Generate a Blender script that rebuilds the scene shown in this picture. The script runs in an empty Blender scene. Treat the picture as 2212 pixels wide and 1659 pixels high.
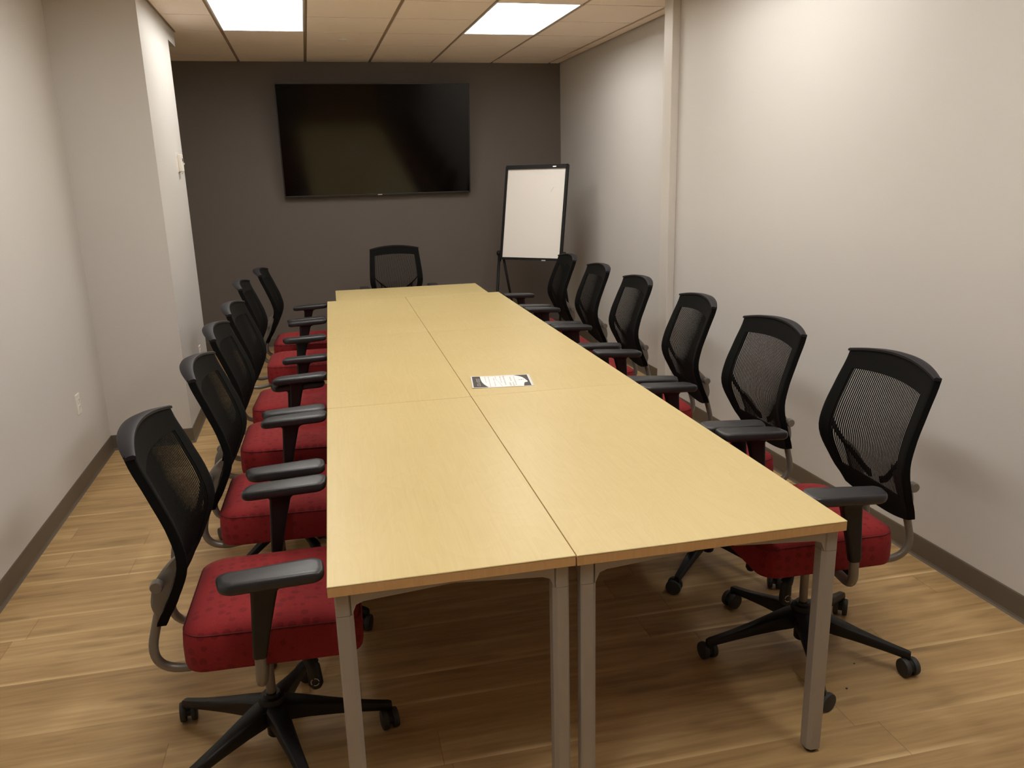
import bpy, bmesh, math, random
from mathutils import Vector, Matrix
from math import pi, sin, cos, radians as rad
random.seed(7)
SC = bpy.context.scene
COL = SC.collection

# ------------------------------------------------------------------ materials
def mat(name, base, rough=.6, metal=0., spec=.5, bump=None, var=None, coat=0.):
    m = bpy.data.materials.new(name); m.use_nodes = True
    nt = m.node_tree; b = nt.nodes['Principled BSDF']
    b.inputs['Base Color'].default_value = (*base, 1)
    b.inputs['Roughness'].default_value = rough
    b.inputs['Metallic'].default_value = metal
    b.inputs['Specular IOR Level'].default_value = spec
    b.inputs['Coat Weight'].default_value = coat
    tc = nt.nodes.new('ShaderNodeTexCoord')
    if var:
        n = nt.nodes.new('ShaderNodeTexNoise'); n.inputs['Scale'].default_value = var[0]; n.inputs['Detail'].default_value = 4
        nt.links.new(tc.outputs['Object'], n.inputs['Vector'])
        mx = nt.nodes.new('ShaderNodeMix'); mx.data_type = 'RGBA'
        mx.inputs[6].default_value = (*[c*(1-var[1]) for c in base], 1)
        mx.inputs[7].default_value = (*[min(1, c*(1+var[1])) for c in base], 1)
        nt.links.new(n.outputs['Fac'], mx.inputs[0]); nt.links.new(mx.outputs[2], b.inputs['Base Color'])
    if bump:
        n = nt.nodes.new('ShaderNodeTexNoise'); n.inputs['Scale'].default_value = bump[0]; n.inputs['Detail'].default_value = 3
        nt.links.new(tc.outputs['Object'], n.inputs['Vector'])
        bp = nt.nodes.new('ShaderNodeBump'); bp.inputs['Strength'].default_value = bump[1]; bp.inputs['Distance'].default_value = bump[2]
        nt.links.new(n.outputs['Fac'], bp.inputs['Height']); nt.links.new(bp.outputs[0], b.inputs['Normal'])
    return m

def emis(name, col, strength):
    m = bpy.data.materials.new(name); m.use_nodes = True
    nt = m.node_tree; nt.nodes.clear()
    e = nt.nodes.new('ShaderNodeEmission'); e.inputs[0].default_value = (*col, 1); e.inputs[1].default_value = strength
    o = nt.nodes.new('ShaderNodeOutputMaterial'); nt.links.new(e.outputs[0], o.inputs[0])
    return m

def N(nt, t, **k):
    n = nt.nodes.new(t)
    for a, v in k.items(): setattr(n, a, v)
    return n
def MATH(nt, op, a, b=None):
    n = N(nt, 'ShaderNodeMath', operation=op)
    for i, v in enumerate((a, b)):
        if v is None: continue
        if isinstance(v, (int, float)): n.inputs[i].default_value = v
        else: nt.links.new(v, n.inputs[i])
    return n.outputs[0]

def ramp(nt, fac, stops):
    r = N(nt, 'ShaderNodeValToRGB'); e = r.color_ramp.elements
    while len(e) < len(stops): e.new(.5)
    for el, (p, c) in zip(e, stops): el.position = p; el.color = (*c, 1)
    nt.links.new(fac, r.inputs[0]); return r.outputs[0]

def floor_mat():
    m = bpy.data.materials.new('oak_plank_vinyl'); m.use_nodes = True
    nt = m.node_tree; b = nt.nodes['Principled BSDF']; L = nt.links.new
    tc = N(nt, 'ShaderNodeTexCoord')
    mp = N(nt, 'ShaderNodeMapping'); mp.inputs['Rotation'].default_value = (0, 0, rad(1.2)); L(tc.outputs['Object'], mp.inputs['Vector'])
    s = N(nt, 'ShaderNodeSeparateXYZ'); L(mp.outputs[0], s.inputs[0])
    W = .152
    yr = MATH(nt, 'DIVIDE', s.outputs[1], W)
    row = MATH(nt, 'FLOOR', yr)
    wn = N(nt, 'ShaderNodeTexWhiteNoise', noise_dimensions='1D'); L(row, wn.inputs['W'])
    xo = MATH(nt, 'ADD', MATH(nt, 'DIVIDE', s.outputs[0], 1.22), MATH(nt, 'MULTIPLY', wn.outputs['Value'], 7.3))
    colx = MATH(nt, 'FLOOR', xo)
    cb = N(nt, 'ShaderNodeCombineXYZ'); L(row, cb.inputs[0]); L(colx, cb.inputs[1])
    pn = N(nt, 'ShaderNodeTexWhiteNoise', noise_dimensions='3D'); L(cb.outputs[0], pn.inputs['Vector'])
    # streaky grain, different in every plank
    g = N(nt, 'ShaderNodeCombineXYZ')
    L(MATH(nt, 'ADD', MATH(nt, 'MULTIPLY', s.outputs[0], 1.5), MATH(nt, 'MULTIPLY', pn.outputs['Value'], 40)), g.inputs[0])
    L(MATH(nt, 'MULTIPLY', s.outputs[1], 16), g.inputs[1]); L(MATH(nt, 'MULTIPLY', pn.outputs['Value'], 17), g.inputs[2])
    n1 = N(nt, 'ShaderNodeTexNoise'); n1.inputs['Scale'].default_value = 1.3; n1.inputs['Detail'].default_value = 6; n1.inputs['Roughness'].default_value = .55; n1.inputs['Distortion'].default_value = .6
    L(g.outputs[0], n1.inputs['Vector'])
    n2 = N(nt, 'ShaderNodeTexNoise'); n2.inputs['Scale'].default_value = 7; n2.inputs['Detail'].default_value = 4
    g2 = N(nt, 'ShaderNodeCombineXYZ'); L(MATH(nt, 'MULTIPLY', s.outputs[0], .35), g2.inputs[0]); L(MATH(nt, 'MULTIPLY', s.outputs[1], 9), g2.inputs[1])
    L(g2.outputs[0], n2.inputs['Vector'])
    f = MATH(nt, 'ADD', MATH(nt, 'MULTIPLY', n1.outputs['Fac'], .70), MATH(nt, 'MULTIPLY', n2.outputs['Fac'], .30))
    f = MATH(nt, 'ADD', f, MATH(nt, 'MULTIPLY', MATH(nt, 'SUBTRACT', pn.outputs['Value'], .5), .16))
    c = ramp(nt, f, [(.24, (.235, .142, .058)), (.42, (.355, .225, .096)), (.56, (.43, .282, .124)), (.76, (.56, .39, .19))])
    kn = N(nt, 'ShaderNodeTexNoise'); kn.inputs['Scale'].default_value = 2.6; kn.inputs['Detail'].default_value = 2
    g3 = N(nt, 'ShaderNodeCombineXYZ'); L(MATH(nt, 'MULTIPLY', s.outputs[0], 1.3), g3.inputs[0]); L(MATH(nt, 'MULTIPLY', s.outputs[1], 5.5), g3.inputs[1]); L(MATH(nt, 'MULTIPLY', pn.outputs['Value'], 23), g3.inputs[2])
    L(g3.outputs[0], kn.inputs['Vector'])
    km = N(nt, 'ShaderNodeMix', data_type='RGBA'); L(MATH(nt, 'MULTIPLY', ramp(nt, kn.outputs['Fac'], [(.58, (0, 0, 0)), (.74, (1, 1, 1))]), .55), km.inputs[0]); L(c, km.inputs[6]); km.inputs[7].default_value = (.17, .10, .045, 1)
    c = km.outputs[2]
    # pale strip along some plank edges and thin end joints
    fr = MATH(nt, 'FRACT', yr)
    e1 = ramp(nt, fr, [(0, (1, 1, 1)), (.03, (1, 1, 1)), (.13, (0, 0, 0))])
    wn2 = N(nt, 'ShaderNodeTexNoise'); wn2.inputs['Scale'].default_value = 1.1; cbb = N(nt, 'ShaderNodeCombineXYZ')
    L(s.outputs[0], cbb.inputs[0]); L(MATH(nt, 'MULTIPLY', row, 3.7), cbb.inputs[1]); L(cbb.outputs[0], wn2.inputs['Vector'])
    e1 = MATH(nt, 'MULTIPLY', e1, ramp(nt, wn2.outputs['Fac'], [(.46, (0, 0, 0)), (.66, (1, 1, 1))]))
    mx = N(nt, 'ShaderNodeMix', data_type='RGBA'); L(MATH(nt, 'MULTIPLY', e1, .75), mx.inputs[0]); L(c, mx.inputs[6]); mx.inputs[7].default_value = (.72, .53, .28, 1)
    fx = MATH(nt, 'FRACT', xo)
    e2 = MATH(nt, 'MULTIPLY', MATH(nt, 'LESS_THAN', fx, .0022), .5)
    mx2 = N(nt, 'ShaderNodeMix', data_type='RGBA'); L(e2, mx2.inputs[0]); L(mx.outputs[2], mx2.inputs[6]); mx2.inputs[7].default_value = (.13, .07, .035, 1)
    L(mx2.outputs[2], b.inputs['Base Color'])
    b.inputs['Roughness'].default_value = .48; b.inputs['Specular IOR Level'].default_value = .4
    bp = N(nt, 'ShaderNodeBump'); bp.inputs['Strength'].default_value = .12; bp.inputs['Distance'].default_value = .002
    L(n1.outputs['Fac'], bp.inputs['Height']); L(bp.outputs[0], b.inputs['Normal'])
    return m

def maple_mat(name, edge=False):
    m = bpy.data.materials.new(name); m.use_nodes = True
    nt = m.node_tree; b = nt.nodes['Principled BSDF']; L = nt.links.new
    tc = N(nt, 'ShaderNodeTexCoord'); mp = N(nt, 'ShaderNodeMapping'); L(tc.outputs['Object'], mp.inputs['Vector'])
    oi = N(nt, 'ShaderNodeObjectInfo')
    ad = N(nt, 'ShaderNodeVectorMath', operation='ADD'); L(mp.outputs[0], ad.inputs[0])
    cb = N(nt, 'ShaderNodeCombineXYZ'); L(MATH(nt, 'MULTIPLY', oi.outputs['Random'], 9), cb.inputs[0]); L(MATH(nt, 'MULTIPLY', oi.outputs['Random'], 5), cb.inputs[1])
    L(cb.outputs[0], ad.inputs[1])
    mp2 = N(nt, 'ShaderNodeMapping'); mp2.inputs['Scale'].default_value = (3.2, .8, 1); L(ad.outputs[0], mp2.inputs['Vector'])
    n = N(nt, 'ShaderNodeTexNoise'); n.inputs['Scale'].default_value = 1.6; n.inputs['Detail'].default_value = 2; n.inputs['Distortion'].default_value = .5
    L(mp2.outputs[0], n.inputs['Vector'])
    lines = MATH(nt, 'FRACT', MATH(nt, 'MULTIPLY', n.outputs['Fac'], 16))
    mp3 = N(nt, 'ShaderNodeMapping'); mp3.inputs['Scale'].default_value = (150, 4, 1); L(ad.outputs[0], mp3.inputs['Vector'])
    n3 = N(nt, 'ShaderNodeTexNoise'); n3.inputs['Scale'].default_value = 1; L(mp3.outputs[0], n3.inputs['Vector'])
    n4 = N(nt, 'ShaderNodeTexNoise'); n4.inputs['Scale'].default_value = 2.2; L(ad.outputs[0], n4.inputs['Vector'])
    f = MATH(nt, 'ADD', MATH(nt, 'MULTIPLY', lines, .11), MATH(nt, 'ADD', MATH(nt, 'MULTIPLY', n3.outputs['Fac'], .38), MATH(nt, 'MULTIPLY', n4.outputs['Fac'], .45)))
    if edge: st = [(.3, (.56, .33, .135)), (.8, (.66, .42, .19))]
    else: st = [(.2, (.555, .43, .19)), (.5, (.60, .478, .222)), (.85, (.645, .525, .26))]
    L(ramp(nt, f, st), b.inputs['Base Color'])
    b.inputs['Roughness'].default_value = .38; b.inputs['Specular IOR Level'].default_value = .45
    return m

def seat_mat():
    m = bpy.data.materials.new('red_dotted_fabric'); m.use_nodes = True
    nt = m.node_tree; b = nt.nodes['Principled BSDF']; L = nt.links.new
    tc = N(nt, 'ShaderNodeTexCoord'); mp = N(nt, 'ShaderNodeMapping'); mp.inputs['Scale'].default_value = (1, 1, 1); L(tc.outputs['Object'], mp.inputs['Vector'])
    v = N(nt, 'ShaderNodeTexVoronoi'); v.inputs['Scale'].default_value = 31; v.inputs['Randomness'].default_value = .45; L(mp.outputs[0], v.inputs['Vector'])
    dots = ramp(nt, v.outputs['Distance'], [(.30, (1, 1, 1)), (.37, (0, 0, 0))])
    v2 = N(nt, 'ShaderNodeTexVoronoi'); v2.inputs['Scale'].default_value = 60; v2.inputs['Randomness'].default_value = .3; L(mp.outputs[0], v2.inputs['Vector'])
    ring = ramp(nt, v2.outputs['Distance'], [(.30, (0, 0, 0)), (.36, (1, 1, 1)), (.42, (0, 0, 0))])
    n = N(nt, 'ShaderNodeTexNoise'); n.inputs['Scale'].default_value = 260; L(tc.outputs['Object'], n.inputs['Vector'])
    mx = N(nt, 'ShaderNodeMix', data_type='RGBA'); L(MATH(nt, 'MULTIPLY', dots, .55), mx.inputs[0])
    mx.inputs[6].default_value = (.215, .0145, .016, 1); mx.inputs[7].default_value = (.118, .007, .009, 1)
    mx2 = N(nt, 'ShaderNodeMix', data_type='RGBA'); L(MATH(nt, 'MULTIPLY', ring, .22), mx2.inputs[0]); L(mx.outputs[2], mx2.inputs[6]); mx2.inputs[7].default_value = (.29, .036, .037, 1)
    L(mx2.outputs[2], b.inputs['Base Color'])
    b.inputs['Roughness'].default_value = .85; b.inputs['Sheen Weight'].default_value = .03; b.inputs['Specular IOR Level'].default_value = .2
    bp = N(nt, 'ShaderNodeBump'); bp.inputs['Strength'].default_value = .25; bp.inputs['Distance'].default_value = .001
    L(n.outputs['Fac'], bp.inputs['Height']); L(bp.outputs[0], b.inputs['Normal'])
    return m

WALLC = (.60, .580, .556)
M = dict(
    wall=mat('greige_wall_paint', WALLC, .62, spec=.35, bump=(220, .05, .002), var=(3, .012)),
    dark=mat('charcoal_wall_paint', (.150, .128, .112), .6, spec=.35, bump=(220, .05, .002), var=(2, .03)),
    base=mat('brown_vinyl_baseboard', (.115, .092, .066), .5),
    pil=mat('satin_trim_paint', (.62, .585, .54), .45),
    tile=mat('ceiling_tile', (.93, .81, .71), .9, spec=.1, bump=(400, .15, .001), var=(60, .02)),
    grid=mat('ceiling_grid', (.34, .25, .18), .6),
    floor=floor_mat(), maple=maple_mat('maple_laminate'), edge=maple_mat('orange_edge_band', True),
    leg=mat('grey_powder_coat', (.36, .335, .30), .42, metal=.25, bump=(500, .05, .0005)),
    black=mat('black_plastic', (.0065, .006, .006), .45, spec=.38, bump=(600, .08, .0004)),
    pad=mat('soft_black_armrest', (.019, .019, .0215), .38, bump=(700, .12, .0004)),
    capm=mat('dark_grey_cap', (.011, .010, .0135), .55, spec=.25),
    meshm=mat('black_mesh_fabric', (.0038, .0036, .0033), .8, spec=.12),
    ribm=mat('black_mesh_ribs', (.0060, .0056, .0052), .8, spec=.12),
    silver=mat('silver_painted_metal', (.215, .195, .172), .40, metal=.5),
    seat=seat_mat(), seam=mat('dark_red_piping', (.10, .006, .008), .8),
    ring=mat('pale_grey_mark', (.42, .40, .38), .5),
    rub=mat('caster_tread', (.028, .028, .026), .6),
    tvb=mat('tv_bezel', (.018, .016, .015), .35), tvs=mat('tv_glass', (.0012, .0012, .0011), .11, spec=.42),
    logo=mat('tv_logo_silver', (.7, .68, .64), .3, metal=.6),
    wb=mat('whiteboard_surface', (.76, .725, .68), .35, spec=.4), blk2=mat('easel_black', (.004, .0037, .0035), .45, spec=.25),
    plate=mat('white_plastic', (.78, .74, .68), .35), slot=mat('dark_slot', (.02, .018, .015), .6),
    paper=mat('white_paper', (.86, .85, .84), .6), ink=mat('dark_grey_ink', (.045, .038, .034), .6), ink2=mat('grey_print', (.16, .15, .14), .7),
    lens=emis('light_lens', (1, .972, .915), 9.8),
    baf=mat('light_baffle', (.60, .585, .57), .5),
    door=mat('brown_wood_door', (.36, .20, .09), .4, var=(6, .2)),
    metal=mat('brushed_metal', (.45, .43, .40), .35, metal=.8),
)

# ------------------------------------------------------------------ mesh helpers
def box(bm, x0, x1, y0, y1, z0, z1, bev=0, seg=2, mi=0, rotz=0, c=None):
    vs = [bm.verts.new((x, y, z)) for x in (x0, x1) for y in (y0, y1) for z in (z0, z1)]
    fs = [bm.faces.new([vs[i] for i in q]) for q in ((0, 1, 3, 2), (4, 6, 7, 5), (0, 4, 5, 1), (2, 3, 7, 6), (0, 2, 6, 4), (1, 5, 7, 3))]
    for f in fs: f.material_index = mi
    if bev:
        es = list({e for f in fs for e in f.edges})
        bmesh.ops.bevel(bm, geom=es, offset=bev, segments=seg, affect='EDGES', profile=.5)
    return vs

def tube(bm, pts, r, n=12, cap=True, mi=0, sx=1., frame=None):
    pts = [Vector(p) for p in pts]; rs = r if isinstance(r, (list, tuple)) else [r]*len(pts)
    rings = []; up = None
    for i, p in enumerate(pts):
        t = (pts[min(i+1, len(pts)-1)]-pts[max(i-1, 0)]).normalized()
        if up is None:
            up = Vector((0, 0, 1)) if abs(t.z) < .9 else Vector((1, 0, 0))
        a = t.cross(up).normalized(); b2 = a.cross(t).normalized(); up = b2
        rings.append([bm.verts.new(p+rs[i]*(cos(2*pi*k/n)*a*sx+sin(2*pi*k/n)*b2)) for k in range(n)])
    for A, B in zip(rings, rings[1:]):
        for k in range(n):
            f = bm.faces.new((A[k], A[(k+1) % n], B[(k+1) % n], B[k])); f.material_index = mi; f.smooth = True
    if cap:
        f = bm.faces.new(rings[0][::-1]); f.material_index = mi
        f = bm.faces.new(rings[-1]); f.material_index = mi
    return rings

def arc(p0, c, p1, n=8):   # quadratic curve through control point
    p0, c, p1 = map(Vector, (p0, c, p1))
    return [(1-t)**2*p0+2*t*(1-t)*c+t*t*p1 for t in [i/n for i in range(n+1)]]

def loft(bm, rings, closed=True, caps=True, smooth=True, mi=0):
    R = [[bm.verts.new(p) for p in r] for r in rings]
    for A, B in zip(R, R[1:]):
        n = len(A)
        for k in range(n if closed else n-1):
            f = bm.faces.new((A[k], A[(k+1) % n], B[(k+1) % n], B[k])); f.smooth = smooth; f.material_index = mi
    if caps:
        for r, rev in ((R[0], True), (R[-1], False)):
            f = bm.faces.new(r[::-1] if rev else r); f.material_index = mi
    return R

def cyl(bm, c, axis, r, h, n=20, mi=0):
    c = Vector(c); a = Vector(axis).normalized()
    e = min(.002, r*.2, h*.2)
    tube(bm, [c-a*h/2, c-a*(h/2-e), c+a*(h/2-e), c+a*h/2], [r-e, r, r, r-e], n, mi=mi)

def rrect(hx, hy, r, n=5, cx=0, cy=0):
    out = []
    for sx, sy, a0 in ((1, 1, 0), (-1, 1, 90), (-1, -1, 180), (1, -1, 270)):
        for i in range(n+1):
            a = rad(a0+90*i/n); out.append((cx+sx*(hx-r)+r*cos(a), cy+sy*(hy-r)+r*sin(a)))
    return out

def build(name, bm, mats, parent=None, smooth=None, **props):
    bmesh.ops.recalc_face_normals(bm, faces=bm.faces[:])
    me = bpy.data.meshes.new(name); bm.to_mesh(me); bm.free()
    for m in (mats if isinstance(mats, (list, tuple)) else [mats]): me.materials.append(M[m] if isinstance(m, str) else m)
    if smooth:
        for p in me.polygons: p.use_smooth = True
        try: me.set_sharp_from_angle(angle=rad(smooth))
        except Exception: pass
    o = bpy.data.objects.new(name, me); COL.objects.link(o)
    if parent is not None: o.parent = parent
    for k, v in props.items(): o[k] = v
    return o

def thing(name, label, cat, loc=(0, 0, 0), rz=0, group=None):
    o = bpy.data.objects.new(name, None); COL.objects.link(o); o.empty_display_size = .1
    o.location = loc; o.rotation_euler = (0, 0, rz); o['label'] = label; o['category'] = cat
    if group: o['group'] = group
    return o

def copy_tree(o, parent=None):
    c = o.copy(); COL.objects.link(c)
    if parent is not None: c.parent = parent
    for ch in [x for x in CH.get(o.name, [])]: copy_tree(ch, c)
    return c
CH = {}
def index_children():
    CH.clear()
    for o in bpy.data.objects:
        if o.parent: CH.setdefault(o.parent.name, []).append(o)

# ------------------------------------------------------------------ room (metres; camera stands at x=0,y=0)
HC = 2.757; YB = 8.417; YF = -1.7
XL, XC, YC, YC2, YH = -1.355, -.862, 5.391, 6.54, 6.885
XR, XR2, YS = 2.652, 2.452, 5.17
XA = -2.7
S = dict(kind='structure')

bm = bmesh.new(); box(bm, XA-.1, XR+.1, YF-.1, YB+.1, -.08, 0); build('floor', bm, 'floor', **S)
# left wall: long near stretch, boxed-out column, bulkhead past it, alcove end wall
bm = bmesh.new()
box(bm, XL-.12, XL, YF, YC, 0, HC+.1)
box(bm, XL-.12, XC, YC, YC2, 0, HC+.1)
box(bm, XL-.12, XC, YC2, YH, 2.655, HC+.1)
box(bm, XA-.1, XA, YC2-.1, YB, 0, HC+.1)
box(bm, XA, XL-.12, YC2-.12, YC2, 0, HC+.1)
build('wall_left', bm, 'wall', **S)
bm = bmesh.new()
box(bm, XR, XR+.1, YS+.02, YB, 0, HC+.1)
box(bm, XR2, XR+.1, YF, YS+.02, 0, HC+.1)
build('wall_right', bm, 'wall', **S)
bm = bmesh.new(); box(bm, XA, XR, YB, YB+.1, 0, HC+.1); build('wall_back', bm, 'dark', **S)
bm = bmesh.new()
box(bm, XL, .05, YF-.1, YF, 0, HC+.1); box(bm, 1.75, XR2, YF-.1, YF, 0, HC+.1); box(bm, .05, 1.75, YF-.1, YF, 2.2, HC+.1)
build('wall_front', bm, 'dark', **S)
bm = bmesh.new()
for x0 in (.06, .905): box(bm, x0, x0+.835, YF-.08, YF-.035, .01, 2.19, .004)
d = build('door_1', bm, 'door', **S)
bm = bmesh.new()
for x in (.84, .96):
    cyl(bm, (x, YF-.005, 1.0), (0, 1, 0), .012, .05); tube(bm, [(x, YF+.02, 1.0), (x-.12*(1 if x < .9 else -1), YF+.02, 1.0)], .009)
build('door_handle', bm, 'metal', d)
# slim vertical pilaster where the partition meets the set-back wall
bm = bmesh.new(); box(bm, XR2-.055, XR2+.0, YS, YS+.13, 0, HC+.05, .004); build('trim_1', bm, 'pil', **S)

def baseboard(name, runs):
    bm = bmesh.new(); H = .1
    for (x0, y0, x1, y1) in runs:     # normal to the left of travel
        d = Vector((x1-x0, y1-y0, 0)); l = d.length; d.normalize(); n = Vector((-d.y, d.x, 0))
        prof = [(0, 0), (.014, 0), (.009, .006), (.0055, .014), (.005, .085), (.004, H-.004), (.002, H), (0, H)]
        rings = []
        for s in (0, l):
            rings.append([Vector((x0, y0, 0))+d*s+n*a+Vector((0, 0, z)) for a, z in prof])
        loft(bm, rings, closed=True, caps=True, smooth=False)
    build(name, bm, 'base', **S)
baseboard('baseboard_left', [(XL, YC, XL, YF), (XC+.006, YC, XL, YC), (XC, YC2, XC, YC-.006)])
baseboard('baseboard_right', [(XR2, YF, XR2, YS), (XR2-.055, YS-.0, XR2-.055, YS+.13), (XR, YS+.14, XR, YB)])
baseboard('baseboard_back', [(XR, YB, XA, YB)])

# ceiling: recessed grid with tiles dropping 8 mm below it
G = .6096; XG = -.5121; YG = 8.0038
lights_cells = []
LIGHTS = [(0, -1), (3, -1), (0, -5), (3, -5), (0, -9), (3, -9)]   # column, last row index (two tiles long)
for ci, rj in LIGHTS:
    lights_cells += [(ci, rj-2), (ci, rj-1-2+0)]
LC = set()
for ci, rj in LIGHTS: LC |= {(ci, rj-2), (ci, rj-3)}
bm = bmesh.new()
regions = [(XL, XR2, YF, YC), (XC, XR2, YC, YS), (XC, XR2, YC, YC), (XC, XR, YC, YH), (XA, XR, YH, YB)]
regions = [(XL, XR2, YF, YS), (XL, XR, YS, YC), (XC, XR, YC, YH), (XA, XR, YH, YB)]
zt = HC; zg = HC+.008
for i in range(-5, 7):
    for j in range(-18, 2):
        x0, x1, y0, y1 = XG+G*i, XG+G*(i+1), YG+G*j, YG+G*(j+1)
        if (i, j) in LC: continue
        g = .0135
        for (a0, a1, b0, b1) in regions:
            cx0, cx1 = max(x0+g, a0+.02 if x0 < a0 else x0+g), min(x1-g, a1-.02 if x1 > a1 else x1-g)
            cy0, cy1 = max(y0+g*.5, b0 + (.0 if b0 in (YC, YS) else .0)), min(y1-g*.5, b1)
            if cx1-cx0 > .02 and cy1-cy0 > .02: box(bm, cx0, cx1, cy0, cy1, zt, zt+.02, mi=0)
# grid sheet above, open over the lights
xs = sorted({XA, XR+.0}|{XG+G*i for i in range(-3, 6)}); ys = sorted({YF, YB}|{YG+G*j for j in range(-15, 1)})
xs = [x for x in xs if XA <= x <= XR]; ys = [y for y in ys if YF <= y <= YB]
for xa, xb in zip(xs, xs[1:]):
    for ya, yb in zip(ys, ys[1:]):
        i = round(((xa+xb)/2-XG)/G-.5); j = round(((ya+yb)/2-YG)/G-.5)
        if (i, j) in LC: continue
        box(bm, xa, xb, ya, yb, zg, zg+.03, mi=1)
# T-bars round every light opening
for ci, rj in LIGHTS:
    x0, x1, y0, y1 = XG+G*ci, XG+G*(ci+1), YG+G*(rj-3), YG+G*(rj-1)
    if y0 < YF: continue
    for a in ((x0-.011, x0+.011, y0, y1), (x1-.011, x1+.011, y0, y1), (x0+.011, x1-.011, y0-.008, y0+.008), (x0+.011, x1-.011, y1-.008, y1+.008)):
        box(bm, *a, zg-.002, zg+.012, mi=1)
box(bm, XA, XR, YF, YB, zg+.25, zg+.3, mi=1)
build('ceiling', bm, ['tile', 'grid'], **S)

# recessed troffers: vaulted white pan, end plates, bowed glowing centre lens
def troffer(x0, x1, y0, y1, label):
    cx, cy = (x0+x1)/2, (y0+y1)/2; w = (x1-x0)/2-.013; l = (y1-y0)/2-.013
    t = thing('ceiling_light', label, 'light', (cx, cy, HC+.004), 0, 'recessed ceiling lights')
    bm = bmesh.new(); n = 20; prof = []
    for k in range(n+1):
        a = pi*k/n; prof.append((-w*cos(a), .125*sin(a)**.7 if 0 < k < n else 0))
    outer = [(w, .14), (-w, .14)]
    rings = [[Vector((x, s*l, z)) for x, z in prof] for s in (-1, -.5, 0, .5, 1)]
    loft(bm, rings, closed=False, caps=False)
    for s in (-1, 1):
        vs = [bm.verts.new((x, s*l, z)) for x, z in prof]; bm.faces.new(vs)
    build('reflector_pan', bm, 'baf', t, smooth=50)
    bm = bmesh.new()
    for a in ((-w-.009, -w+.004, -l, l), (w-.004, w+.009, -l, l), (-w-.009, w+.009, -l-.009, -l+.003), (-w-.009, w+.009, l-.003, l+.009)):
        box(bm, *a, -.003, .004, .001)
    build('trim_frame', bm, 'baf', t)
    bm = bmesh.new(); R = w*.36; ll = l-.004
    prof = [(R*cos(a), .085-.052*sin(a)) for a in [pi*k/14 for k in range(15)]]
    prof += [(-R*.8, .118), (R*.8, .118)]
    loft(bm, [[Vector((x, s*ll, z)) for x, z in prof] for s in (-1, 1)])
    build('diffuser_lens', bm, 'lens', t, smooth=50)
    return t
lab = {(0, -1): "bright recessed ceiling light cut off by the photo's top edge, left one",
       (3, -1): 'bright recessed ceiling light shown whole, right of the centre near the far end',
       }
k = 0
for ci, rj in LIGHTS:
    y0, y1 = YG+G*(rj-3), YG+G*(rj-1)
    if y0 < YF: continue
    pos = {-5: 'over the middle of the table', -9: 'over the near end of the table', -13: 'behind the viewpoint'}.get(rj, '')
    troffer(XG+G*ci, XG+G*(ci+1), y0, y1, lab.get((ci, rj), f"recessed ceiling light {pos}, {'left' if ci == 0 else 'right'} one of its pair"))

bm = bmesh.new(); cyl(bm, (0, 0, -.002), (0, 0, 1), .043, .012, 32); cyl(bm, (0, 0, -.009), (0, 0, 1), .03, .004, 32)
o = build('sprinkler_cover', bm, 'plate', None, label='small round sprinkler cover plate flush on a ceiling tile', category='sprinkler'); o.location = (.393, 7.1, HC)

# ------------------------------------------------------------------ television
t = thing('television', 'large black flat screen television mounted on the dark back wall', 'television', (.72, 8.355, 1.497)); t.rotation_euler = (rad(7.9), 0, 0)
W2, Ht = .927, 1.057
bm = bmesh.new()
box(bm, -W2, W2, -.012, .03, 0, Ht, .004)
box(bm, -W2*.8, W2*.8, .028, .05, .1, Ht-.2, .006)
build('tv_body', bm, 'tvb', t)
bm = bmesh.new(); box(bm, -W2+.011, W2-.011, -.0135, -.011, .016, Ht-.011); build('screen', bm, 'tvs', t)
bm = bmesh.new()
for a in ((-W2, -W2+.010, 0, Ht), (W2-.010, W2, 0, Ht), (-W2+.01, W2-.01, Ht-.010, Ht), (-W2+.01, W2-.01, 0, .015)):
    box(bm, a[0], a[1], -.019, -.012, a[2], a[3], .0015)
build('bezel', bm, 'tvb', t)
bm = bmesh.new(); box(bm, -.022, .022, -.0205, -.018, .003, .011, .001); build('maker_badge', bm, 'logo', t, label='tiny pale badge on the lower bezel')
bm = bmesh.new(); box(bm, -.25, .25, .045, .075, .25, .7); tube(bm, [(0, .05, .45), (0, .118, .45)], .03)
build('wall_mount', bm, 'tvb', t)

# ------------------------------------------------------------------ wall devices
def outlet(loc, rz, label):
    t = thing('wall_outlet', label, 'outlet', loc, rz)
    bm = bmesh.new(); box(bm, -.002, .006, -.035, .035, -.0575, .0575, .003); build('cover_plate', bm, 'plate', t)
    for z in (-.02, .02):
        bm = bmesh.new(); loft(bm, [[Vector((x, p[0], p[1]+z)) for p in rrect(.0165, .014, .008)] for x in (.005, .009)])
        sk = build('socket', bm, 'plate', t)
        for y in (-.006, .006):
            bm = bmesh.new(); box(bm, .0085, .0095, y-.001, y+.001, z-.001, z+.007); build('slot', bm, 'slot', sk)
        bm = bmesh.new(); box(bm, .0085, .0095, -.002, .002, z-.009, z-.005); build('slot', bm, 'slot', sk)
    return t
outlet((XL, 4.82, .468), 0, 'white electrical outlet on the near left wall above the baseboard')
outlet((XC, 6.16, .445), 0, 'white outlet low on the boxed-out column, behind the second chair cap')
t = thing('thermostat', 'small white wall control box high on the boxed-out column', 'thermostat', (XC, 6.27, 1.80))
bm = bmesh.new(); box(bm, -.004, .005, -.046, .046, -.066, .066, .003); build('back_plate', bm, 'plate', t)
bm = bmesh.new(); box(bm, .005, .032, -.04, .04, -.06, .06, .005); build('housing', bm, 'plate', t)
bm = bmesh.new(); box(bm, .032, .034, -.012, .012, .01, .03); build('display', bm, 'slot', t)
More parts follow.
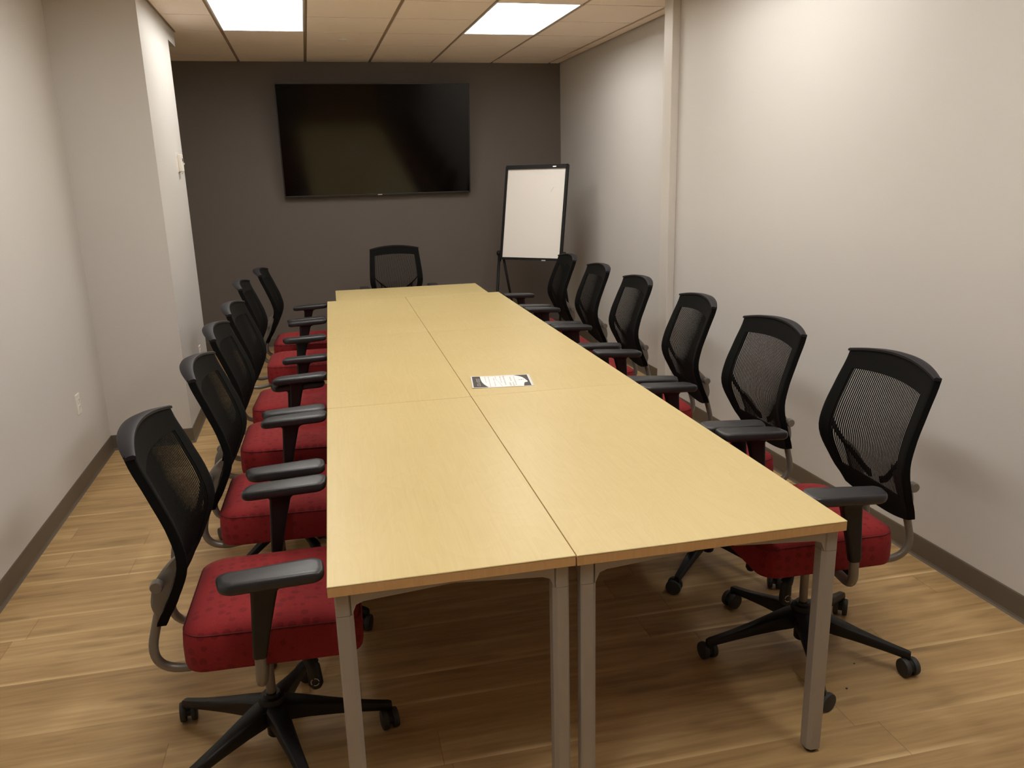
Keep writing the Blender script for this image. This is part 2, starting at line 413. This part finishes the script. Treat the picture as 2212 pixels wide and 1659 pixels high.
t = thing('light_switch', 'white toggle light switch beside the wall control box', 'switch', (XC, 6.42, 1.79))
bm = bmesh.new(); box(bm, 0, .005, -.035, .035, -.0575, .0575, .003); build('cover_plate', bm, 'plate', t)
bm = bmesh.new(); loft(bm, [[Vector((.004, y, z)) for y, z in ((-.005, -.012), (.005, -.012), (.005, .012), (-.005, .012))], [Vector((.024, y, z)) for y, z in ((-.004, .004), (.004, .004), (.004, .013), (-.004, .013))]], smooth=False)
build('toggle', bm, 'plate', t)

# ------------------------------------------------------------------ tables
TX, TY, TH = -.0342, 1.7423, rad(1.4834)
H = .737; TT = .029; TL = 1.546; W1, W2t = .61, .76
def tpt(u, v, z=0):
    return Vector((TX+u*cos(TH)+v*sin(TH), TY-u*sin(TH)+v*cos(TH), z))
def table(label, u0, v0, w, l, z=H, gap=0.):
    g = .0012
    t = thing('table', label, 'table', tpt(u0+w/2, v0+l/2), -TH, 'maple tables pushed together')
    hx, hy = w/2-g, l/2-g-gap
    bm = bmesh.new(); box(bm, -hx, hx, -hy, hy, z-.004, z, .0012, 1); top = build('tabletop', bm, 'maple', t)
    bm = bmesh.new(); box(bm, -hx+.0004, hx-.0004, -hy+.0004, hy-.0004, z-TT, z-.0038, .001, 1); build('edge_band', bm, 'edge', top, label='orange maple edge of the top')
    for sx in (-1, 1):
        for sy in (-1, 1):
            bm = bmesh.new(); c = .021
            px, py = sx*(hx-.014-c), sy*(hy-.014-c)
            sec = [(px-sx*a, py-sy*b) for a, b in ((-c, -c+.004), (-c+.004, -c), (c-.010, -c), (c, -c+.010), (c, c-.002), (c-.002, c), (-c+.010, c), (-c, c-.010))]
            loft(bm, [[Vector((x, y, zz)) for x, y in sec] for zz in (.012, z-TT-.062)], smooth=False)
            lg = build('leg', bm, 'leg', t)
            # corner bracket: short upper post with two tapering wings under the top
            bm = bmesh.new()
            loft(bm, [[Vector((x, y, zz)) for x, y in sec] for zz in (z-TT-.061, z-TT-.0005)], smooth=False)
            for ax in (0, 1):
                rings = []
                for s, h in ((0, .062), (.012, .034), (.03, .027), (.27, .009), (.275, .006)):
                    s2 = s+c-.004
                    for_z = [(z-TT-.0008), (z-TT-h)]
                    if ax == 0:
                        X = px-sx*s2; ring = [Vector((X, py-c*.95, for_z[0])), Vector((X, py+c*.95, for_z[0])), Vector((X, py+c*.95, for_z[1])), Vector((X, py-c*.95, for_z[1]))]
                    else:
                        Y = py-sy*s2; ring = [Vector((px-c*.95, Y, for_z[0])), Vector((px+c*.95, Y, for_z[0])), Vector((px+c*.95, Y, for_z[1])), Vector((px-c*.95, Y, for_z[1]))]
                    if ax == 1 and s > .1 : ring = ring
                    rings.append(ring)
                loft(bm, rings, smooth=False)
            build('bracket', bm, 'leg', lg)
            bm = bmesh.new(); cyl(bm, (px, py, .006), (0, 0, 1), .017, .0125); build('foot', bm, 'black', lg)
    return t
names = ['nearest', 'middle', 'farthest']
for r in range(3):
    table(f'{names[r]} maple-topped table of the narrow left-hand row', 0, r*TL, W1, TL, gap=(.0022 if r == 0 else 0))
    table(f'{names[r]} maple-topped table of the wide right-hand row', W1, r*TL, W2t, TL)
table('maple-topped table set crosswise at the far end under the television', .068, 3*TL, 1.218, .617)

# paper sheet on the table
ps = [(.676, 3.608), (.951, 3.566), (.922, 3.353), (.652, 3.402)]
pc = (sum(p[0] for p in ps)/4, sum(p[1] for p in ps)/4)
pa = math.atan2(ps[1][1]-ps[0][1], ps[1][0]-ps[0][0])
t = thing('printed_flyer', 'white sheet with dark printed corners lying on the table', 'paper', (pc[0], pc[1], H), pa)
bm = bmesh.new(); hx, hy = .1397, .108; nx = 12
def pz(x, y): return .0012+.0022*max(0, (-x-.06)/.08)**2*(1 if y < 0 else .6)+.0004*sin(x*40)
top = [[bm.verts.new((-hx+2*hx*i/nx, -hy+2*hy*j/4, pz(-hx+2*hx*i/nx, -hy+2*hy*j/4))) for j in range(5)] for i in range(nx+1)]
for i in range(nx):
    for j in range(4): bm.faces.new((top[i][j], top[i+1][j], top[i+1][j+1], top[i][j+1])).smooth = True
sheet = build('sheet', bm, 'paper', t)
md = sheet.modifiers.new('thick', 'SOLIDIFY'); md.thickness = .0004; md.offset = -1
def lerp_tab(tab, y):
    for (ya, xa), (yb, xb) in zip(tab, tab[1:]):
        if y <= yb: return xa+(xb-xa)*(y-ya)/(yb-ya)
    return tab[-1][1]
def printed_area(name, left, right, m):      # dark print between two edge curves, following the sheet
    bm = bmesh.new(); rows = []; e = .007; nr, nc = 40, 8
    for j in range(nr+1):
        y = -hy+e+(2*hy-2*e)*j/nr; a, b = lerp_tab(left, y), lerp_tab(right, y)
        rows.append([bm.verts.new((a+(b-a)*i/nc, y, pz(a+(b-a)*i/nc, y)+.0006)) for i in range(nc+1)])
    for j in range(nr):
        for i in range(nc): bm.faces.new((rows[j][i], rows[j][i+1], rows[j+1][i+1], rows[j+1][i]))
    return build(name, bm, m, sheet)
printed_area('printed_header', [(-.2, -hx+.007), (.2, -hx+.007)], [(-.101, -.066), (-.075, -.075), (-.045, -.084), (-.01, -.0905), (.03, -.094), (.101, -.0955)], 'ink')
printed_area('printed_corner', [(-.101, .094), (-.06, .099), (-.038, .104), (-.034, .1185), (-.02, .119), (.0, .1155), (.03, .109), (.05, .104), (.068, .096), (.085, .082), (.101, .062)], [(-.2, .128), (.2, .128)], 'ink')
# the print is too small to read in the photograph: rows of short dark strokes keep its rhythm
bm = bmesh.new()
for x0, ya, yb, wd in ((-.072, -.02, .095, .0055), (-.056, -.09, .092, .0058), (-.033, -.094, .062, .006), (-.002, -.04, .098, .0055), (.014, -.085, .096, .008), (.036, -.098, -.035, .009), (.044, -.01, .07, .008), (.050, -.095, -.03, .007), (.062, -.09, .075, .007)):
    y = yb
    while y > ya:
        l = random.uniform(.005, .016)
        if y-l < ya: break
        yy = y
        while yy > y-l:
            k = random.uniform(.5, 1.)
            v = [(x0-wd/2*k, yy), (x0+wd/2*k, yy), (x0+wd/2*k, yy-.0013), (x0-wd/2*k, yy-.0013)]
            bm.faces.new([bm.verts.new((a, b, pz(a, b)+.0005)) for a, b in v]); yy -= .0026
        y -= l+.005
build('printed_lines', bm, 'ink2', sheet)
bm = bmesh.new()
def stroke(x0, y0, x1, y1, w=.0011):
    d = Vector((x1-x0, y1-y0)); n = Vector((-d.y, d.x)).normalized()*w/2
    bm.faces.new([bm.verts.new((a, b, pz(a, b)+.0007)) for a, b in ((x0+n.x, y0+n.y), (x1+n.x, y1+n.y), (x1-n.x, y1-n.y), (x0-n.x, y0-n.y))])
hx0, hx1, hya, hyb = -.1135, -.1015, -.078, .058
for x in (hx0, hx1): stroke(x, hya, x, hyb, .0009)
yy = hya
while yy <= hyb+.001:
    stroke(hx0, yy, hx1, yy)
    if yy < hyb-.01: stroke(hx0+.003, yy+.004, hx1-.003, yy+.009, .0008)
    yy += (hyb-hya)/8
build('printed_heading', bm, 'paper', sheet)
bm = bmesh.new()
sw = [(-.0235, .095), (-.0245, .07), (-.0235, .045), (-.020, .015), (-.014, -.02), (-.008, -.055), (-.004, -.095)]
R0 = [bm.verts.new((x-.0006, y, pz(x, y)+.0005)) for x, y in sw]; R1 = [bm.verts.new((x+.0006, y, pz(x, y)+.0005)) for x, y in sw]
for i in range(len(sw)-1): bm.faces.new((R0[i], R1[i], R1[i+1], R0[i+1]))
build('printed_swoosh', bm, 'ink2', sheet)
bm = bmesh.new()
for k, x in enumerate((.083, .093, .102)): cyl(bm, (x, .008+.003*k, .0018), (0, 0, 1), (.0032, .0042, .0030)[k], .0005, 8)
build('printed_mark', bm, 'ink', sheet)

# ------------------------------------------------------------------ easel
def easel():
    a = rad(42.5)
    t = thing('whiteboard_easel', 'whiteboard on a black folding easel in the far right corner', 'easel', (2.0236, 7.3027, 0), -a)
    # local: +x along the board, -y towards the room, board leans back
    lean = math.atan2(.1737, .86); Wb = .323; z0, z1 = .883, 1.743
    def P(x, z, off=0):           # point on the board plane
        return Vector((x, -.06+(z-z0)*math.tan(lean)-off*cos(lean), z+off*-sin(lean)*0))
    bm = bmesh.new()
    def slab(x0, x1, za, zb, o0, o1, b=.002):
        vs = box(bm, x0, x1, -o1, -o0, za, zb)
        for v in vs:
            zz = v.co.z; v.co = Vector((v.co.x, -.06+(zz-z0)*math.tan(lean)+v.co.y, zz))
    slab(-Wb+.02, Wb-.02, z0+.02, z1-.03, .000, .012); build('whiteboard', bm, 'wb', t)
    bm = bmesh.new()
    slab(-Wb, -Wb+.024, z0+.012, z1-.012, -.008, .020); slab(Wb-.024, Wb, z0+.012, z1-.012, -.008, .020)
    slab(-Wb+.012, Wb-.012, z1-.036, z1, -.008, .026); slab(-Wb+.006, Wb-.006, z0, z0+.022, -.008, .020)
    for sx in (-1, 1):
        for (z, dz) in ((z1-.014, 0), (z0+.012, 0)):
            cyl(bm, P(sx*(Wb-.0135), z, .006), (0, 1, 0), .0135, .028, 16)
    build('board_frame', bm, 'blk2', t)
    bm = bmesh.new(); slab(Wb-.15, Wb-.115, z1-.024, z1-.015, .026, .030); slab(Wb-.20, Wb-.16, z0-.002, z0+.006, .020, .026); build('clip', bm, 'logo', t, label='small shiny clip on the top bar')
    for sx in (-1, 1):
        bm = bmesh.new(); x = sx*(Wb+.016)
        cyl(bm, (x, -.055, z0+.055), (1, 0, 0), .026, .03); cyl(bm, (x+sx*.016, -.055, z0+.055), (1, 0, 0), .018, .012)
        tube(bm, [(x, -.055, z0+.05), (x, -.05, z0-.02)], .014)
        build('hinge_knob', bm, 'blk2', t)
        bm = bmesh.new(); tube(bm, [(x, -.055, z0+.05), (x, -.20, .012)], .0125); cyl(bm, (x, -.203, .012), (0, -.3, 1), .014, .024); build('leg', bm, 'blk2', t)
        bm = bmesh.new(); tube(bm, [(sx*(Wb-.02), -.045, z0+.03), (sx*(Wb-.02), .25, .012)], .0115); cyl(bm, (sx*(Wb-.02), .252, .012), (0, .3, 1), .013, .024); build('leg', bm, 'blk2', t)
    bm = bmesh.new(); tube(bm, [(-Wb-.016, -.173, .18), (Wb+.016, -.173, .18)], .008); tube(bm, [(-Wb+.02, .195, .18), (Wb-.02, .195, .18)], .008); build('cross_bar', bm, 'blk2', t)
    bm = bmesh.new()
    pts = [P(.165+.012*s, 1.50+.02*s, .0125) for s in (0, .5, 1, 1.5, 2)]; tube(bm, pts, .0007, 5); build('pen_mark', bm, 'ink2', t)
easel()

# ------------------------------------------------------------------ chair (faces +x, origin under the column)
def interp(tab, z):
    for (a, va), (b, vb) in zip(tab, tab[1:]):
        if z <= b:
            s = max(0, min(1, (z-a)/(b-a)))
            return va+(vb-va)*s
    return tab[-1][1]
def smooth_tab(pts, n=40):      # Catmull-Rom resample of (z, value)
    out = []
    P = [pts[0]]+list(pts)+[pts[-1]]
    for i in range(1, len(P)-2):
        for k in range(8):
            t = k/8; p0, p1, p2, p3 = P[i-1][1], P[i][1], P[i+1][1], P[i+2][1]
            v = .5*((2*p1)+(-p0+p2)*t+(2*p0-5*p1+4*p2-p3)*t*t+(-p0+3*p1-3*p2+p3)*t**3)
            out.append((P[i][0]+(P[i+1][0]-P[i][0])*t, v))
    out.append(pts[-1]); return out
EX = smooth_tab([(0, -.238), (.15, -.200), (.38, -.156), (.55, -.163), (.78, -.203), (1, -.243)])     # edge x
WD = smooth_tab([(0, .178), (.12, .205), (.33, .236), (.47, .241), (.75, .232), (1, .222)])           # half width
WR = smooth_tab([(0, .026), (.4, .040), (.7, .037), (1, .034)])                                      # wrap depth
def B(u, v, off=0.):
    "point of the backrest sheet: u across -1..1, v up 0..1, off = towards the rear"
    z = .548+(1.028-.548)*v
    z += (.026*(1-u*u))*max(0, (v-.6)/.4)-(.035*(1-u*u))*max(0, (.3-v)/.3)
    return Vector((interp(EX, v)-interp(WR, v)*(1-u*u)-off, u*interp(WD, v), z))

def make_chair():
    t = thing('office_chair', '', 'chair')
    # seat cushion
    bm = bmesh.new()
    cx = .050
    def ring(hx, hy, r, z, dx=0):
        pts = []
        for x, y in rrect(hx, hy, r, 6):
            tp = 1-.05*max(0, -x/hx)        # narrower at the rear
            zz = z - (.018*max(0, (x/hx-.55)/.45)**2 if z > .5 else 0)
            pts.append(Vector((cx+dx+x, y*tp, zz)))
        return pts
    rings = [ring(.217, .217, .05, .421), ring(.230, .230, .055, .424), ring(.233, .234, .058, .440), ring(.233, .235, .06, .485), ring(.231, .232, .062, .520), ring(.224, .225, .062, .534),
             ring(.200, .200, .07, .545), ring(.155, .155, .06, .551), ring(.09, .09, .05, .553), ring(.03, .03, .015, .553)]
    loft(bm, rings)
    seat = build('seat', bm, 'seat', t, smooth=60)
    bm = bmesh.new(); pr = ring(.2290, .2300, .062, .5275)
    tube(bm, pr+[pr[0]], .0016, 6, cap=False); build('seat_piping', bm, 'seam', seat)
    # pan and mechanism
    bm = bmesh.new(); loft(bm, [ring(.19, .19, .06, .416), ring(.19, .19, .06, .43)])
    box(bm, -.09, .13, -.075, .075, .375, .43, .014, 3)
    loft(bm, [[Vector((x, y, z)) for x, y in rrect(a, b, .03, 4, .02)] for z, a, b in ((.345, .045, .045), (.378, .10, .065))])
    mech = build('seat_mechanism', bm, 'black', t, smooth=40)
    for s in (-1, 1):
        bm = bmesh.new()
        tube(bm, arc((.07, s*.07, .40), (.12, s*.11, .37), (.135, s*.115, .335), 6), [.010, .011, .012, .014, .016, .019, .020], 10)
        tube(bm, [(.135, s*.115, .345), (.136, s*.116, .33), (.140, s*.120, .275), (.142, s*.122, .262)], [.012, .019, .021, .012], 14, sx=.8)
        lev = build('height_lever', bm, 'black', mech, smooth=50)
        bm = bmesh.new()
        for a0 in range(3):
            pts = [Vector((.139+.011*cos(rad(a)), s*.1395, .292+.011*sin(rad(a)))) for a in range(a0*120+8, a0*120+113, 15)]
            tube(bm, pts, .0013, 6)
        build('ring_mark', bm, 'ring', lev)
    bm = bmesh.new()
    tube(bm, arc((0, .07, .40), (-.02, .12, .395), (-.03, .17, .385), 5), .007, 8); box(bm, -.055, -.01, .16, .21, .378, .392, .005)
    build('tilt_lever', bm, 'black', mech)
    # gas column
    bm = bmesh.new(); cyl(bm, (0, 0, .275), (0, 0, 1), .0145, .20, 20); build('gas_column', bm, 'silver', t, smooth=40)
    # five-star base
    bm = bmesh.new()
    tube(bm, [(0, 0, .045), (0, 0, .05), (0, 0, .10), (0, 0, .101), (0, 0, .165), (0, 0, .178), (0, 0, .182), (0, 0, .19)], [.020, .024, .025, .036, .040, .036, .026, .024], 24)
    for k in range(5):
        a = rad(72*k); d = Vector((cos(a), sin(a), 0)); n = Vector((-sin(a), cos(a), 0))
        rings = []
        for r, w, zt_, h in ((.015, .036, .166, .055), (.05, .034, .161, .060), (.10, .028, .148, .052), (.18, .022, .123, .038), (.26, .018, .100, .028), (.320, .0155, .086, .025), (.341, .014, .082, .030), (.350, .011, .078, .030)):
            rings.append([d*r+n*x+Vector((0, 0, z)) for x, z in ((-w*.62, zt_), (w*.62, zt_), (w*.9, zt_-.006), (w, zt_-h*.6), (w*.75, zt_-h), (-w*.75, zt_-h), (-w, zt_-h*.6), (-w*.9, zt_-.006))])
        loft(bm, rings)
        tube(bm, [d*.337+Vector((0, 0, .076)), d*.337+Vector((0, 0, .052))], [.0115, .010], 12)
    base = build('star_base', bm, 'black', t, smooth=40)
    for k in range(5):
        a = rad(72*k); d = Vector((cos(a), sin(a), 0))
        sw = rad(72*k+[-80, 130, -50, 200, 95][k]); f = Vector((cos(sw), sin(sw), 0)); ax = Vector((-sin(sw), cos(sw), 0))
        c = d*.337+f*.014+Vector((0, 0, .0312))
        bm = bmesh.new()
        for s in (-1, 1): 
            cc = c+ax*s*.0165
            tube(bm, [cc-ax*.0095, cc-ax*.0085, cc-ax*.003, cc+ax*.003, cc+ax*.0085, cc+ax*.0095], [.023, .0292, .031, .031, .0292, .023], 22, mi=0)
        # hood
        hp = []
        for s in (-.0135, .0135):
            hp.append([c+ax*s+f*(.0255*cos(rad(q)))+Vector((0, 0, .0255*sin(rad(q)))) for q in range(-10, 200, 15)])
        loft(bm, hp, mi=1)
        tube(bm, [d*.337+Vector((0, 0, .04)), d*.337+Vector((0, 0, .064))], .0085, 12, mi=1)
        build('caster', bm, ['rub', 'black'], base, smooth=40)
    # arms
    for s in (-1, 1):
        bm = bmesh.new()
        rings = []
        for z, x, hw, hy in ((.498, .026, .0165, .0145), (.503, .026, .018, .016), (.56, .034, .022, .0165), (.63, .045, .028, .0175), (.680, .053, .033, .0185), (.690, .055, .042, .023), (.696, .060, .060, .025)):
            rings.append([Vector((x+a, s*.303+b, z)) for a, b in rrect(hw, hy, min(hw, hy)*.65, 4)])
        loft(bm, rings)
        arm = build('armrest', bm, 'black', t, smooth=40)
        bm = bmesh.new(); rings = []
        LR, cxp = .129, .072
        for kz, (dz, sc, dd) in enumerate(((0, .84, .010), (.004, .94, .003), (.010, .99, 0), (.022, 1, 0), (.028, .985, 0), (.0325, .94, .0), (.0345, .87, .0), (.0350, .6, .0))):
            pts = []
            for a, b in rrect(LR, .0425, .026, 7):
                wd = 1+.10*(a/LR)
                X = a*(1-(1-sc)*.32)+b*s*.22*(1 if a < 0 else .35); Y = b*sc*wd
                pts.append(Vector((cxp+X, s*.303+Y*1.0, .695+dz+.05*X+.004*(abs(X)/LR)**3*(-1 if dz > .02 else 1))))
            rings.append(pts)
        loft(bm, rings); build('arm_pad', bm, 'pad', arm, smooth=50)
        bm = bmesh.new()
        pts = [Vector((.026, s*.303, .505)), Vector((.025, s*.303, .47))]+arc((.024, s*.303, .455), (.022, s*.301, .412), (.020, s*.262, .409), 8)+[Vector((.018, s*.20, .412)), Vector((.015, s*.06, .415))]
        tube(bm, pts, .0148, 14); build('arm_tube', bm, 'silver', arm, smooth=50)
    # rear tubes
    for s in (-1, 1):
        bm = bmesh.new(); y = s*.120
        pts = [Vector((.02, y*.9, .418)), Vector((-.10, y, .405)), Vector((-.18, y, .389))]+arc((-.215, y, .384), (-.315, y, .384), (-.292, y, .480), 10)+[Vector((-.272, y*1.03, .55)), Vector((-.250, y*1.05, .60))]
        tube(bm, pts, .0125, 14); build('rear_tube', bm, 'silver', t, smooth=50)
    # silver side brackets with knobs
    for s in (-1, 1):
        bm = bmesh.new(); rings = []
        for k in range(15):
            p = k/14; z = .552+.172*p; vv = max(0, min(1, (z-.548)/.480)); yy = s*.136
            xe = B(yy/interp(WD, vv), vv, .012).x; d = .004+.044*sin(pi*p)**.75
            rings.append([Vector((xe, yy-.011, z)), Vector((xe-d*.8, yy-.011, z)), Vector((xe-d, yy-.006, z)), Vector((xe-d, yy+.006, z)), Vector((xe-d*.8, yy+.011, z)), Vector((xe, yy+.011, z))])
        loft(bm, rings); br = build('back_bracket', bm, 'silver', t, smooth=45)
        bm = bmesh.new(); tube(bm, [(-.252, s*.142, .658), (-.252, s*.157, .658), (-.252, s*.160, .658), (-.252, s*.178, .658), (-.252, s*.181, .658)], [.009, .009, .0165, .0165, .0145], 18)
        build('adjust_knob', bm, 'silver', br, smooth=40)
    # backrest frame with opening
    UB = .80; VB0, VB1 = .17, .865
    def hole(u, v):
        if abs(u) >= UB or v <= VB0 or v >= VB1: return False
        return True
    us = [-1, -.985, -.93, -.865, -UB]+[-UB+2*UB*i/16 for i in range(1, 16)]+[UB, .865, .93, .985, 1]
    vs = [0, .02, .07, .12, VB0]+[VB0+(VB1-VB0)*i/16 for i in range(1, 16)]+[VB1, .90, .94, .98, 1]
    def thick(u, v):
        e = max(abs(u), abs(2*v-1)*.97)
        return .010+.018*max(0, (abs(u)-.78)/.22)
    bm = bmesh.new()
    F = {}; K = {}
    def narrow(u, v):      # lower end closes in with rounded corners
        return u
    for i, u in enumerate(us):
        for j, v in enumerate(vs):
            ro = .003 if (i in (0, len(us)-1) or j in (0, len(vs)-1)) else 0
            F[i, j] = bm.verts.new(B(u, v, ro)); K[i, j] = bm.verts.new(B(u, v, thick(u, v)-ro*.5))
    nu, nv = len(us), len(vs)
    def isin(i, j):
        if not (0 <= i < nu-1 and 0 <= j < nv-1): return False
        return not hole((us[i]+us[i+1])/2, (vs[j]+vs[j+1])/2)
    for i in range(nu-1):
        for j in range(nv-1):
            if not isin(i, j): continue
            bm.faces.new((F[i, j], F[i+1, j], F[i+1, j+1], F[i, j+1])).smooth = True
            bm.faces.new((K[i, j], K[i, j+1], K[i+1, j+1], K[i+1, j])).smooth = True
            for (a, b, di, dj) in (((i, j), (i+1, j), 0, -1), ((i, j+1), (i+1, j+1), 0, 1), ((i, j), (i, j+1), -1, 0), ((i+1, j), (i+1, j+1), 1, 0)):
                if not isin(i+di, j+dj): bm.faces.new((F[a], F[b], K[b], K[a]))
    for v in [v for v in bm.verts if not v.link_faces]: bm.verts.remove(v)
    back = build('backrest', bm, 'meshm', t, smooth=45)
    # vertical mesh ribs
    bm = bmesh.new(); NR = 42; nseg = 18
    for k in range(NR):
        u = -UB+2*UB*(k+.5)/NR; hw = UB/NR*.52
        va, vb = VB0-.01, VB1+.01
        rings = []
        for q in range(nseg+1):
            v = va+(vb-va)*q/nseg
            rings.append([B(u-hw, v, .002), B(u+hw, v, .002), B(u+hw, v, .0034), B(u-hw, v, .0034)])
        loft(bm, rings, smooth=False)
    build('mesh_panel', bm, 'ribm', back)
    # lumbar yoke behind the mesh
    bm = bmesh.new()
    for s in (-1, 1):
        rings = []
        for q in range(13):
            p = q/12; u = s*(.86*(1-p)**1.15+.14*p); v = .50-.30*(1-(1-p)**1.8)
            w = .012+.010*p
            rings.append([B(u, v+w, .008), B(u, v-w, .008), B(u, v-w, .020), B(u, v+w, .020)])
        loft(bm, rings)
    build('lumbar_yoke', bm, 'meshm', back, smooth=40)
    # overhanging top cap
    bm = bmesh.new(); rings = []
    for k in range(29):
        u = -1.0+2.0*k/28; p = B(u, 1); e = abs(u)
        ov = .024+.022*(1-u*u); yo = 1+.012*e**6
        rings.append([Vector((p.x+.0035, p.y*yo, p.z-.004)), Vector((p.x+.003, p.y*yo, p.z+.003)), Vector((p.x-.003, p.y*yo, p.z+.0055)), Vector((p.x-ov*.6, p.y*yo, p.z+.003)), Vector((p.x-ov*.93, p.y*yo, p.z-.002)),
                      Vector((p.x-ov, p.y*yo, p.z-.007)), Vector((p.x-ov*.92, p.y*yo, p.z-.0095)), Vector((p.x-ov*.6, p.y*yo, p.z-.007)), Vector((p.x-.006, p.y*yo, p.z-.006))])
    loft(bm, rings); build('top_cap', bm, 'capm', back, smooth=50)
    return t

proto = make_chair()
index_children()
LH = [(2.19, 2, 1, 0), (2.955, 2, -31, 0), (3.665, 2, 20, 0), (4.31, 4, 20, .042), (5.305, 2, 10, 0), (6.01, 3, 10, 0)]
RH = [(2.20, 4, 175), (2.905, 1, 222), (3.645, 6, 10), (4.45, 3, 40), (5.18, 3, 60), (5.93, 3, 20)]
ordn = ['nearest', 'second', 'third', 'fourth', 'fifth', 'farthest']
def edgex(u, y):
    return tpt(u, (y-TY)/cos(TH)).x
def place(x, y, rz, basea, label, group, first=False, back=0.):
    o = proto if first else copy_tree(proto)
    o.location = (x, y, 0); o.rotation_euler = (0, 0, rz); o['label'] = label
    if group: o['group'] = group
    elif 'group' in o: del o['group']
    for c in o.children if first else [k for k in bpy.data.objects if k.parent == o]:
        if back and c.name.split('.')[0] in ('backrest', 'back_bracket', 'rear_tube'): c.location.x = back
        if c.name.startswith('star_base'): c.rotation_euler = (0, 0, basea-rz)
    return o
for i, (y, yaw, ba, dx) in enumerate(LH):
    w = {0: "red-seated black mesh chair nearest the viewer on the table's left side", 5: "red-seated black mesh chair at the far end of the table's left side"}.get(i, f"black mesh chair with red seat, {ordn[i]} from near end on the table's left side")
    o = place(edgex(0, y)-.205, y, -rad(yaw), rad(ba), w, 'office chairs along the left side', first=(i == 0), back=(.026, .050, .024, .022, -.030, .034)[i])
    if dx:          # this chair's armrests are set lower than its neighbour's
        for c in [k for k in bpy.data.objects if k.parent == o and k.name.startswith('armrest')]: c.location.z = -dx
for i, (y, yaw, ba) in enumerate(RH):
    w = {0: "red-seated black mesh chair nearest the viewer on the table's right side", 5: "red-seated black mesh chair at the far end of the table's right side"}.get(i, f"black mesh chair with red seat, {ordn[i]} from near end on the table's right side")
    place(edgex(W1+W2t, y)+(.218 if i == 0 else .206), y, pi-rad(yaw), rad(ba), w, 'office chairs along the right side', back=-.0001)
place(.735, 7.235, -pi/2-rad(1.5), rad(30), 'black mesh office chair alone at the head of the table below the television', None, back=-.0001)

# small crumbs on the floor
for k, (x, y) in enumerate(((1.69, 2.067), (1.579, 1.955))):
    bm = bmesh.new(); bmesh.ops.create_icosphere(bm, subdivisions=1, radius=.0035)
    for v in bm.verts: v.co = Vector((v.co.x*random.uniform(.7, 1.4), v.co.y*random.uniform(.6, 1.2), v.co.z*.5+.0017))
    o = build('floor_crumb', bm, 'slot', None, label=('tiny dark crumb on the floor beside the right table leg, farther one' if k == 0 else 'tiny dark crumb on the floor beside the right table leg, closer one'), category='debris'); o.location = (x, y, 0)

# ------------------------------------------------------------------ camera, view
cam = bpy.data.cameras.new('camera'); co = bpy.data.objects.new('camera', cam); COL.objects.link(co)
cam.sensor_width = 36; cam.sensor_fit = 'HORIZONTAL'; cam.lens = 1725.64/2212*36; cam.clip_start = .02
a, b_, c = rad(13.7104), rad(14.6676), rad(-1.5202)
fw = Vector((sin(a)*cos(b_), cos(a)*cos(b_), -sin(b_))); rt = Vector((cos(a), -sin(a), 0)); up = rt.cross(fw)
r2 = rt*cos(c)+up*sin(c); u2 = -rt*sin(c)+up*cos(c)
mw = Matrix(((r2.x, u2.x, -fw.x, 0), (r2.y, u2.y, -fw.y, 0), (r2.z, u2.z, -fw.z, 1.6582), (0, 0, 0, 1)))
co.matrix_world = mw
SC.camera = co
w = bpy.data.worlds.new('world'); SC.world = w; w.use_nodes = True
w.node_tree.nodes['Background'].inputs[0].default_value = (.02, .018, .015, 1); w.node_tree.nodes['Background'].inputs[1].default_value = 0
SC.view_settings.view_transform = 'Standard'; SC.view_settings.look = 'None'; SC.view_settings.gamma = 1; SC.view_settings.use_curve_mapping = False
SC.view_settings.exposure = 1.31
SC.cycles.use_denoising = True
SC.cycles.max_bounces = 8; SC.cycles.diffuse_bounces = 7
SC.cycles.sample_clamp_indirect = 6
